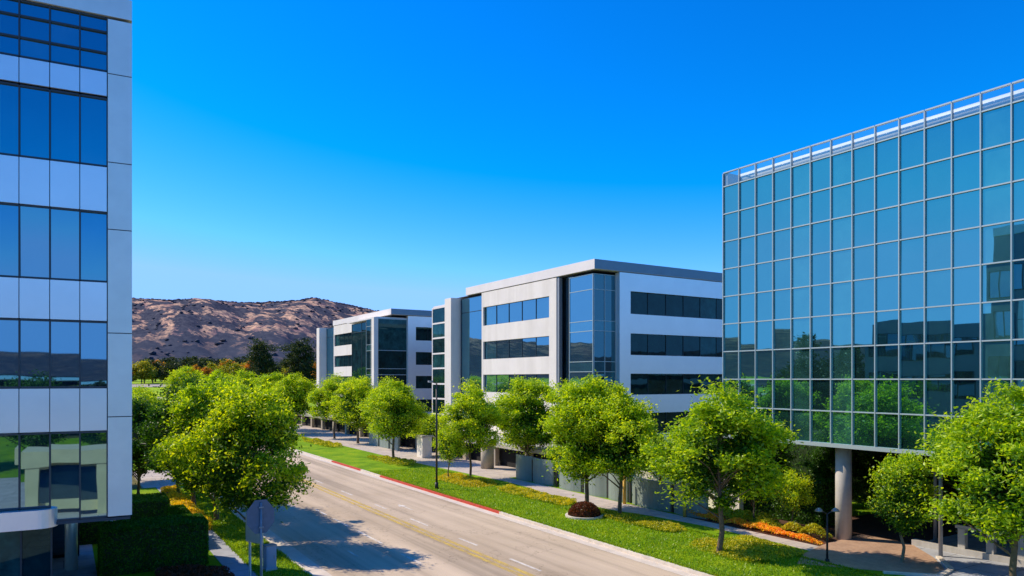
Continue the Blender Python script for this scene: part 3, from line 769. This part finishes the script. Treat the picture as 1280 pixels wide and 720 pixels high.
def ribbon(parent, fn, a0, a1, z0, z1, n, gm, fm, d=.22, bar=.05, rows=(), name='window', shift=(0,0,0), tilt=.004, proud=.06):
    """a glazed opening: panes as one mesh (part), its frame and mullions a sub-part"""
    g = MB(); f = MB()
    zs = [z0] + sorted(rows) + [z1]
    w_ = (a1 - a0) / n
    for i in range(n):
        for za, zb in zip(zs, zs[1:]):
            pane(g, fn, a0 + i * w_, a0 + (i + 1) * w_, za, zb, d, RG, tilt)
    for i in range(n + 1):
        a = a0 + i * w_; lo, hi = a - bar / 2, a + bar / 2
        if i == 0: lo, hi = a0, a0 + bar
        if i == n: lo, hi = a1 - bar, a1
        slab(f, fn, lo, hi, d - proud, d + .03, z0, z1)
    for k, z in enumerate(zs):
        lo, hi = z - bar / 2, z + bar / 2
        if k == 0: lo, hi = z0, z0 + bar
        if k == len(zs) - 1: lo, hi = z1 - bar, z1
        for i in range(n):
            b0 = a0 + i * w_ + bar / 2 if i else a0 + bar
            b1 = a0 + (i + 1) * w_ - bar / 2 if i < n - 1 else a1 - bar
            slab(f, fn, b0, b1, d - proud + .004, d + .03, lo, hi)
    go = g.build(name, gm, parent, shift); f.build('frame', fm, go)
    return go

# ------------------------------------------------------------------ left building (faces the camera, 4 degrees off the street grid)
A = empty('office_building', (1.921, 27.011, 0), 'tall blue glass and pale panel office building filling the left edge', 'building', R(-4))
mull = [0 - .72, -1.49, -2.31, -3.12]
x = -3.12
while x > -14: x -= .81; mull.append(x)
XL = mull[-1]
bands_glass = [(18.61, 20.36), (15.49, 17.70), (11.70, 13.96), (8.24, 10.37), (4.44, 6.78)]
bands_panel = [(17.78, 18.55), (13.99, 15.44), (10.41, 11.66), (6.83, 8.20)]
fn = faceY(0)
body = MB()
body.box(XL, -.12, .30, 3.0, 3.95, 20.9)                       # main slab
body.box(XL, -.45, 3.0, 13.2, 3.95, 13.8)                      # lower rear wing
body.build('wall', M['clad'], A)
for z0, z1 in bands_panel:
    mb = MB()
    mb.box(XL, -.72, .06, .30, z0, z1, 1)
    for a, b in zip(mull, mull[1:]): slab(mb, fn, b + .012, a - .012, -.02, .06, z0, z1, 0)
    mb.build('spandrel_panel', [M['panel'], M['joint']], A)
for k, (z0, z1) in enumerate(bands_glass):
    g = MB(); f = MB()
    rows = [z0, z1] if k else [z0, 19.21, 19.89, z1]
    if k == 4: rows = [3.98, z1]
    for i, (a, b) in enumerate(zip(mull, mull[1:])):
        rr_ = rows if not (k == 4 and i > 1) else [4.44, z1]
        for za, zb in zip(rr_, rr_[1:]): pane(g, fn, b, a, za, zb, .10, RG, .005)
        slab(f, fn, b - .022, b + .022, .02, .13, rr_[0], z1)
        for z in rr_: slab(f, fn, b + .022, a - .022, .03, .13, z - .03, z + .03)
    slab(f, fn, -.742, -.72, .02, .13, rows[0], z1)
    go = g.build('window', M['glass_blue'], A); f.build('frame', M['mullion_dark'], go)
mb = MB()
for z0, z1 in ((4.0, 7.25), (7.28, 10.0), (10.03, 13.4), (13.43, 15.6), (15.63, 18.5), (18.53, 20.3)):
    mb.box(-.70, 0, -.06, .28, z0, z1, 0)
mb.box(-.69, -.01, -.04, .29, 3.99, 20.3, 1)
mb.build('corner_pier', [M['pier'], M['joint']], A)
mb = MB(); mb.box(XL, .0, -.06, 3.0, 20.40, 21.06, 0); mb.build('parapet', M['pier'], A)
mb = MB(); mb.box(XL, -.05, .0, 13.1, 3.86, 3.95); mb.build('soffit', M['soffit'], A)
# pale rounded canopy lip over the entrance
mb = MB()
pts = [(XL, -.32), (-2.6, -.32)] + [(-2.6 + .5 * math.sin(t), .18 - .5 * math.cos(t)) for t in [math.pi / 2 * i / 8 for i in range(1, 9)]] + [(-2.1, .28), (XL, .28)]
mb.prism(pts, 3.82, 4.40); mb.build('canopy', M['panel'], A)
for (x, y, r_) in ((-.85, 10.6, .24),):
    mb = MB(); mb.tube((x, y, .1), (x, y, 3.86), r_, r_, 20); mb.build('column', M['panel'], A)
mb = MB(); mb.tube((-2.35, 10, .1), (-2.35, 10, 3.86), .25, .25, 20); mb.build('column', M['pier'], A)
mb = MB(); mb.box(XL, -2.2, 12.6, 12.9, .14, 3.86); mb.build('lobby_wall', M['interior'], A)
ribbon(A, faceXp(-.45), 4.0, 12.8, 10.4, 12.6, 7, M['glass_blue'], M['mullion_dark'], d=-.02)
ribbon(A, faceXp(-.45), 4.0, 12.8, 6.8, 9.0, 7, M['glass_blue'], M['mullion_dark'], d=-.02)
for z0 in (15.5, 11.7, 8.2): ribbon(A, faceXp(-.12), .5, 2.8, z0, z0 + 2.2, 3, M['glass_blue'], M['mullion_dark'], d=-.02)
ribbon(A, faceY(.9), XL + .2, -2.31, .15, 3.80, 14, M['glass_ribbon'], M['mullion_dark'], d=0, name='lobby_glazing')
ribbon(A, faceY(12.55), XL + .3, -2.4, .3, 3.4, 6, M['glass_dark'], M['mullion_dark'], d=0)

# ------------------------------------------------------------------ glass building on the right
GX, GR, GY1, NP = 33.6, 1.647, 30.0, 26
GB = empty('glass_building', (GX, GY1, 0), 'large blue-green glass curtain wall building on columns at the right edge', 'building')
gsh = (GX, GY1, 0); PW = 1.192; GY0 = GY1 - PW * NP; GD = 17
zrow = [8.5 + GR * k for k in range(-2, 8)]
zrow[0] = 5.16; ztop = 8.5 + 7.5 * GR
fn = faceX(GX)
for k in range(len(zrow) - 1):
    mb = MB()
    for i in range(NP): pane(mb, fn, GY1 - PW * (i + 1), GY1 - PW * i, zrow[k], zrow[k + 1], .05, RG, .0042)
    mb.build('glass_band', M['glass_teal'], GB, gsh)
mb = MB()
for i in range(NP): pane(mb, fn, GY1 - PW * (i + 1), GY1 - PW * i, zrow[-1], ztop, .05, RG, .0022)
mb.build('parapet_glass', M['parapet_glass'], GB, gsh)
mb = MB()
for i in range(NP + 1):
    a = GY1 - PW * i
    slab(mb, fn, a - .022, a + .022, -.05, .10, zrow[0] + .04, ztop - .04)
for k, z in enumerate(zrow + [ztop]):
    hh = .03
    if k == 0: continue
    for i in range(NP): slab(mb, fn, GY1 - PW * (i + 1) + .022, GY1 - PW * i - .022, -.035, .10, z - hh, z + hh)
mb.build('mullion_grid', M['mullion'], GB, gsh)
mb = MB()
slab(mb, fn, GY0, GY1 + .03, -.09, .3, zrow[0] - .16, zrow[0] + .04); mb.build('sill_beam', M['mullion'], GB, gsh)
mb = MB(); mb.box(GX + .06, GX + GD, GY1 - .3, GY1 + .03, zrow[0], ztop - .03); mb.build('end_wall', M['steel'], GB, gsh)
mb = MB(); mb.box(GX + .14, GX + GD, GY0, GY1 - .30, 5.05, zrow[-1] - .1); mb.build('floor_block', M['soffit'], GB, gsh)
mb = MB(); mb.box(GX + .5, GX + GD, GY0, GY1 - .3, zrow[-1] - .1, zrow[-1] - .04); mb.build('roof', M['roof'], GB, gsh)
mb = MB()
yy = GY1 - .9
mb.tube((GX + .62, yy, zrow[-1] + .42), (GX + .62, GY0, zrow[-1] + .42), .26, .26, 14, cap=True)
mb.build('roof_duct', M['white_metal'], GB, gsh)
mb = MB()
for i in range(0, NP): mb.box(GX + .5, GX + .74, GY1 - PW * i - .78, GY1 - PW * i - .72, zrow[-1] - .06, zrow[-1] + .2)
mb.build('duct_stand', M['steel'], GB, gsh)
for (x, y, r_, m_) in ((34.75, 22.9, .40, 'concrete'), (34.75, 13.4, .40, 'concrete'), (34.75, 4.0, .40, 'concrete'), (44, 20, .35, 'concrete')):
    mb = MB(); mb.tube((x, y, .1), (x, y, 5.05), r_, r_, 24); mb.build('column', M[m_], GB, gsh)
for (x, y) in ((39.2, 22.4), (37.4, 19.6), (35.2, 18.2)):
    mb = MB(); mb.tube((x, y, .1), (x, y, 5.05), .09, .09, 10); mb.build('post', M['steel'], GB, gsh)
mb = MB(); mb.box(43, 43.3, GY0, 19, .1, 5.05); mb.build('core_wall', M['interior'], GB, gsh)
mb = MB(); mb.box(38.2, 40.4, 20.0, 20.2, 3.7, 4.6); mb.build('fascia_panel', M['tan_panel'], GB, gsh)
# low concrete guard frame under the overhang
gf = empty('guard_frame', (36.5, 17.2, .13), 'low pale concrete frame on a kerb wall under the glass building', 'frame')
sh = (36.5, 17.2, .13)
mb = MB(); mb.box(36.3, 36.7, 13.0, 20.2, .13, .42); mb.build('base_wall', M['concrete'], gf, sh)
mb = MB(); mb.box(36.4, 36.62, 15.2, 18.15, 1.36, 1.50); mb.build('top_beam', M['concrete'], gf, sh)
for y in (17.85, 16.6, 15.35):
    mb = MB(); mb.box(36.36, 36.64, y - .16, y + .16, .42, 1.36); mb.build('post', M['concrete'], gf, sh)

# ------------------------------------------------------------------ white office blocks
def rows4(): return [(14.70, 16.85), (10.80, 12.85), (7.02, 9.03), (3.25, 5.25)]
def block(loc, label, far):
    ox, oy = loc
    b = empty('office_block', (ox, oy, 0), label, 'building')
    s = (0, 0, 0)
    WZ0, WZ1, RZ0, RZ1 = 2.3, 18.55, 18.62, 19.55
    wx = 0.05                                            # street wall plane (local)
    # street side elements, y measured from the near roof corner
    if not far:
        by0, by1 = .55, 4.25; bx = .30                    # corner bay
        wy0, wy1 = 6.1, 21.1; gy1 = 26.6; fy0, fy1 = 26.9, 28.6; cy1 = 33.5; fx = -1.0
        rx0, rx1 = 2.95, 34.0; ry = -.05
    else:
        by0, by1 = .65, 4.5; bx = -2.35
        wy0, wy1 = 14.3, 28.3; gy1 = 29.0; fy0, fy1 = 33.3, 35.0; cy1 = 33.2; fx = -1.2
        rx0, rx1 = 3.0, 32.0; ry = .3
    # street wall: pilasters and bands round the ribbon windows
    W = MB(); f1 = faceX(wx); T = .38
    slab(W, f1, wy0, wy0 + 1.25, 0, T, WZ0, WZ1); slab(W, f1, wy1 - .35, wy1, 0, T, WZ0, WZ1)
    zz = [WZ0]
    for z0, z1 in sorted(rows4()): zz += [z0, z1]
    zz.append(WZ1)
    for z0, z1 in zip(zz[::2], zz[1::2]): slab(W, f1, wy0 + 1.25, wy1 - .35, .004, T, z0, z1)
    W.build('wall', M['white_wall'], b); W = MB()
    # near side wall (looks towards the camera)
    f2 = faceY(ry)
    slab(W, f2, rx0, rx0 + 1.35, 0, .65, WZ0, WZ1); slab(W, f2, rx1 - 1.2, rx1, 0, T, WZ0, WZ1)
    for z0, z1 in zip(zz[::2], zz[1::2]): slab(W, f2, rx0 + 1.35, rx1 - 1.2, .004, T, z0, z1)
    W.build('wall', M['white_shaded_side'], b)
    for z0, z1 in rows4():
        ribbon(b, f1, wy0 + 1.25, wy1 - .35, z0, z1, 5, M['glass_bay'] if not far else M['glass_ribbon'], M['mullion_dark'], d=.25, bar=.04)
        ribbon(b, f2, rx0 + 1.35, rx1 - 1.2, z0, z1, 12, M['glass_ribbon'], M['mullion_dark'], d=.25, bar=.025)
    # glazed corner bay: two faces
    zl = [3.4, 5.4, 6.3, 9.2, 10.15, 13.0, 13.95, 16.85]
    btop = 18.3 if not far else 18.0
    ribbon(b, faceX(bx), by0, by1, WZ0, btop, 1 if not far else 2, M['glass_bay'] if not far else M['glass_ribbon'], M['mullion'], d=0, bar=.06, rows=zl, name='glazed_bay', tilt=.002)
    ribbon(b, faceY(by0), bx + .01, rx0 - .02, WZ0, btop, 2 if not far else 1, M['glass_bay_side'] if not far else M['glass_ribbon'], M['mullion'], d=0, bar=.06 if not far else .1, rows=zl if not far else [5.4, 9.2, 10.15, 13.0], name='glazed_bay', tilt=.002)
    if far:
        mb = MB(); mb.box(bx - .45, bx + .25, by0 - .6, by0 + .45, WZ0, 18.1); mb.build('fin', M['white_wall'], b)
        ribbon(b, faceX(-1.3), by1 + .1, wy0 - .05, WZ0, 17.9, 2, M['glass_ribbon'], M['mullion_dark'], d=0, bar=.07, rows=[16.4], name='glazed_strip')
        mb = MB(); mb.box(bx + .15, wx + 3, by0 + .2, wy0 - .1, 17.9 + .12, 18.25); mb.build('bay_roof', M['fascia'], b)
    else:
        mb = MB(); mb.box(.75, .95, by1 + .02, wy0 - .02, WZ0, WZ1); mb.build('recess_glass', M['glass_dark'], b)
        mb = MB(); mb.box(.12, .5, wy0 - .02 - .35, wy0 - .02, WZ0, WZ1); mb.build('recess_jamb', M['steel'], b)
    # far glazed strip, projecting fin, end glazing
    ribbon(b, faceX(wx + .25), wy1 + .02, gy1 if not far else fy0 - .05, WZ0, 18.35, 1, M['glass_bay'], M['mullion_dark'], d=0, bar=.06, rows=[16.6], name='glazed_strip')
    mb = MB(); mb.box(fx, wx + .6, fy0, fy1, WZ0, 18.5); mb.build('fin', M['white_wall'], b)
    if not far:
        ribbon(b, faceX(-.35), fy1 + .02, cy1, WZ0, 17.8, 1, M['glass_ribbon'], M['fascia'], d=0, bar=.2, rows=[z_ for z_ in (4.0, 6.0, 7.9, 9.9, 11.8, 13.8, 15.7)], name='glazed_strip')
        mb = MB(); mb.box(-.2, 10, fy1 + .05, cy1, 17.82, 18.0); mb.build('bay_roof', M['fascia'], b)
    # roof slab with deep fascia and soffit
    ye = 24.9 if not far else 28.6
    mb = MB(); mb.box(0, rx1 + .3, 0, ye, RZ0 + .02, RZ1); mb.build('roof', M['fascia'], b)
    mb = MB(); mb.box(.02, rx1 + .3, -.03, -.002, RZ0 + .05, RZ1 - .02); mb.build('fascia_near_band', M['clad'], b)  # thin darker band on the camera-facing edge of the fascia only
    mb = MB(); mb.box(.35, rx1, .6, ye + 3, WZ1 + .01, RZ0 + .02); mb.build('soffit', M['soffit'], b)
    # inner mass so that nothing is hollow
    mb = MB(); mb.box(1.0, rx1 - .1, .98, max(fy1, cy1) - .1, WZ0, 17.7); mb.build('core', M['soffit'], b)
    # podium: parking level with piers and dark openings
    px0, py0, py1 = (-6.0, -1.5, 40) if not far else (-7, -8, 40)
    mb = MB(); mb.box(px0, rx1, py0, py1, 1.95, 2.3); mb.build('podium_slab', M['concrete'], b)
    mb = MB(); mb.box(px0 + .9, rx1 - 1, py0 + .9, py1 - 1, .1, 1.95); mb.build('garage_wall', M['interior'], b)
    for y in range(int(py0) + 3, int(py1), 6):
        mb = MB(); mb.box(px0 + .15, px0 + .6, y, y + .7, .1, 1.95); mb.build('pier', M['tan_stone'], b)
    return b
B1 = block((41.3, 52.05), 'white three-storey-plus office block with glazed corner bay, nearest in the middle', False)
B2 = block((43.35, 105.4), 'smaller looking white office block farthest down the street', True)

# roof top plant on the nearer block
# ------------------------------------------------------------------ street wall, garage pier, planter
SW = empty('screen_wall', (32.5, 40.5, .12), 'grey-green panel wall along the sidewalk below the white office block', 'wall')
ssh = (32.5, 40.5, .12)
for i, (y0, y1, h) in enumerate(((49.2, 51.6, 2.05), (46.2, 49.0, 2.0), (42.6, 45.3, 1.9), (39.6, 42.2, 1.85), (37.4, 39.4, 1.8), (33.3, 36.9, 1.85), (30.3, 33.0, 2.0))):
    mb = MB(); n = 8; bow = .28
    prev = None
    for k in range(n):
        ya, yb = y0 + (y1 - y0) * k / n, y0 + (y1 - y0) * (k + 1) / n
        xa = 32.5 - bow * math.sin(math.pi * k / n); xb = 32.5 - bow * math.sin(math.pi * (k + 1) / n)
        mb.prism([(xa, ya), (xa + .16, ya), (xb + .16, yb), (xb, yb)], .12, h + .12)
    mb.build('panel', M['screen_green'], SW, ssh)
for y in (49.1, 45.75, 42.4, 39.5, 37.15, 33.15):
    mb = MB(); mb.box(32.5, 32.62, y - .06, y + .06, .12, 1.9); mb.build('post', M['dark_metal'], SW, ssh)
tw = empty('terrace_wall', (36.2, 42, .12), 'white terrace edge wall behind the grey-green panels', 'wall')
mb = MB(); mb.box(35.7, 36.1, 30.6, 50, .12, 2.0); mb.build('wall', M['white_wall'], tw, (36.2, 42, .12))
mb = MB(); mb.box(35.6, 36.2, 30.6, 50, 2.0, 2.1); mb.build('coping', M['concrete'], tw, (36.2, 42, .12))
gp = empty('garage_pier', (32.9, 70.7, .13), 'pale square garage pier beside the sidewalk under the low tree', 'pier')
mb = MB(); mb.box(32.3, 33.4, 69.9, 71.3, .13, 2.35); mb.build('shaft', M['white_wall'], gp, (32.9, 70.7, .13))
mb = MB(); mb.box(32.2, 33.5, 69.8, 71.4, 2.35, 2.5); mb.build('cap', M['concrete'], gp, (32.9, 70.7, .13))
gc = empty('garage_column', (33.8, 58.7, .13), 'round tan column with a flat cap at the dark garage opening', 'column')
mb = MB(); mb.tube((0, 0, 0), (0, 0, 2.2), .62, .62, 24); mb.build('shaft', M['tan_stone'], gc)
mb = MB(); mb.tube((0, 0, 2.2), (0, 0, 2.5), .85, .85, 24); mb.build('cap', M['concrete'], gc)
pw = empty('panel_wall', (33.3, 83, .13), 'far pale grey-green panels by the garage, left of the round street tree', 'wall')
for y0, y1 in ((78.6, 81.0), (81.6, 84.4), (85.0, 88.0)):
    mb = MB(); mb.box(33.2, 33.4, y0, y1, .13, 2.3); mb.build('panel', M['screen_green'], pw, (33.3, 83, .13))
gd = empty('garage_door', (33.9, 66.6, .13), 'dark red garage door right of the pale pier', 'door')
mb = MB(); mb.box(33.85, 33.95, 65.8, 67.5, .13, 2.2); mb.build('leaf', M['red_door'], gd, (33.9, 66.6, .13))
mb = MB(); mb.box(33.8, 34.0, 65.65, 65.8, .13, 2.3); mb.box(33.8, 34.0, 67.5, 67.65, .13, 2.3); mb.build('frame', M['concrete'], gd, (33.9, 66.6, .13))
yp = empty('marker_post', (31.9, 37.0, .14), 'yellow marker post by the sidewalk behind the second trunk', 'post')
mb = MB(); mb.tube((0, 0, 0), (0, 0, 1.75), .11, .11, 14); mb.build('shaft', M['yellow_post'], yp)
mb = MB(); mb.tube((0, 0, 1.75), (0, 0, 1.86), .13, .06, 14); mb.build('cap', M['terracotta'], yp)
yp2 = empty('bollard', (32.0, 31.6, .14), 'short yellow bollard at the right end of the grey-green wall', 'bollard')
mb = MB(); mb.tube((0, 0, 0), (0, 0, .75), .1, .1, 14); mb.build('shaft', M['yellow_post'], yp2)
mb = MB(); mb.tube((0, 0, .75), (0, 0, .84), .1, .03, 14); mb.build('cap', M['yellow_post'], yp2)

# ------------------------------------------------------------------ street furniture
lp = empty('street_lamp', (24.15, 49.7, .13), 'tall slim dark street lamp on the lawn behind the red kerb', 'lamp')
mb = MB(); mb.tube((0, 0, 0), (0, 0, .5), .15, .12, 14); mb.tube((0, 0, .5), (0, 0, 8.1), .085, .06, 12); mb.build('pole', M['dark_metal'], lp)
mb = MB(); mb.tube((0, 0, 8.05), (-.3, .25, 8.16), .035, .03, 8); mb.build('arm', M['dark_metal'], lp)
mb = MB(); mb.box(-.55, -.25, .15, .42, 8.14, 8.26); hd_ = mb.build('lamp_head', M['steel'], lp)
mb = MB(); mb.box(-.51, -.29, .19, .38, 8.11, 8.14); mb.build('lens', M['white_metal'], hd_)

pd = empty('path_lamp', (29.72, 20.4, .14), 'short twin-headed lamp post beside the brick plaza', 'lamp')
mb = MB(); mb.tube((0, 0, 0), (0, 0, .12), .11, .09, 12); mb.tube((0, 0, .12), (0, 0, 2.2), .05, .042, 10); mb.build('pole', M['dark_metal'], pd)
for s_ in (-1, 1):
    mb = MB(); d = Vector((.849, -.528, 0))
    mb.tube((0, 0, 2.18), d * (.32 * s_) + Vector((0, 0, 2.34)), .03, .03, 8); mb.build('arm', M['dark_metal'], pd)
    mb = MB(); c = d * (.38 * s_)
    mb.tube(c + Vector((0, 0, 2.30)), c + Vector((0, 0, 2.40)), .19, .13, 14); mb.tube(c + Vector((0, 0, 2.40)), c + Vector((0, 0, 2.46)), .13, .04, 14)
    mb.build('lamp_head', M['steel'], pd)

sg = empty('road_sign', (6.3, 28.0, .13), 'grey back of an octagonal road sign on a tall post near the walk', 'sign', R(2))
mb = MB()
mb.tube((0, 0, 0), (0, 0, 3.72), .045, .045, 10); mb.build('post', M['steel'], sg)
def octo(r, y0, y1, zc, wsc=1.0):
    mb = MB(); a = [(r * wsc * math.cos(R(22.5 + 45 * i)), r * math.sin(R(22.5 + 45 * i)) + zc) for i in range(8)]
    mb.face([(p[0], y0, p[1]) for p in a], 0); mb.face([(p[0], y1, p[1]) for p in reversed(a)], 1)
    for i in range(8):
        p, q = a[i], a[(i + 1) % 8]; mb.face([(p[0], y0, p[1]), (p[0], y1, p[1]), (q[0], y1, q[1]), (q[0], y0, q[1])], 0)
    return mb
octo(.68, .05, .066, 3.19, .80).build('plate', [M['sign_back'], M['red_kerb']], sg)
mb = MB()
for z in (2.8, 3.55): mb.box(-.09, .09, -.055, .05, z - .03, z + .03)
mb.build('bracket', M['steel'], sg)

sg2 = empty('notice_board', (6.75, 31.2, .13), 'cream board on two pale posts behind the octagonal sign', 'sign', R(-66))
mb = MB(); mb.box(-.55, .55, -.03, .03, 1.55, 2.75); mb.build('board', M['sign_cream'], sg2)
for x in (-.38, .38):
    mb = MB(); mb.box(x - .05, x + .05, -.02 + .052, .085, 0, 2.6); mb.build('leg', M['white_wall'], sg2)
ub = empty('utility_cabinet', (7.68, 32.5, .13), 'narrow pale blue utility cabinet on the grass verge by the road', 'cabinet', R(8))
mb = MB(); mb.box(-.22, .22, -.2, .2, .08, 1.05); mb.build('body', M['blue_box'], ub)
mb = MB(); mb.box(-.26, .26, -.24, .24, 0, .08); mb.build('plinth', M['concrete'], ub)
mb = MB(); mb.box(-.24, .24, -.22, .22, 1.05, 1.10); mb.build('lid', M['steel'], ub)
mb = MB(); mb.box(-.18, .18, -.215, -.203, .15, .98); dr = mb.build('door', M['blue_box'], ub)
mb = MB(); mb.box(.10, .13, -.235, -.216, .5, .66); mb.build('handle', M['steel'], dr)

# low cream pavilion behind the viewpoint, mirrored in the left building's lowest panes
pv = empty('pavilion', (-2.5, 2.6, .12), 'cream portal pavilion mirrored in the lowest panes of the left building', 'building', R(-6))
mb = MB(); mb.box(1.05, 1.7, -.3, .3, 0, 3.1); mb.box(-3.2, -2.5, -.3, .3, 0, 3.1); mb.box(-3.2, 1.7, -3.4, -3.2, 0, 3.1); mb.build('wall', M['cream'], pv)
mb = MB(); mb.box(-3.4, 1.7, -3.5, .35, 3.1, 4.0); mb.build('roof', M['cream'], pv)
mb = MB(); mb.box(-2.5, 1.05, -.2, -.12, .9, 2.9); mb.build('glazing', M['glass_dark'], pv)
mb = MB(); mb.box(-2.5, 1.05, -.26, -.06, .3, .9); mb.build('sill_wall', M['cream'], pv)

for k, o in P.items():
    if k not in used:
        for ch in list(o.children): bpy.data.objects.remove(ch)
        bpy.data.objects.remove(o)
for o in bpy.data.objects:
    if 'size' in o.keys(): del o['size']
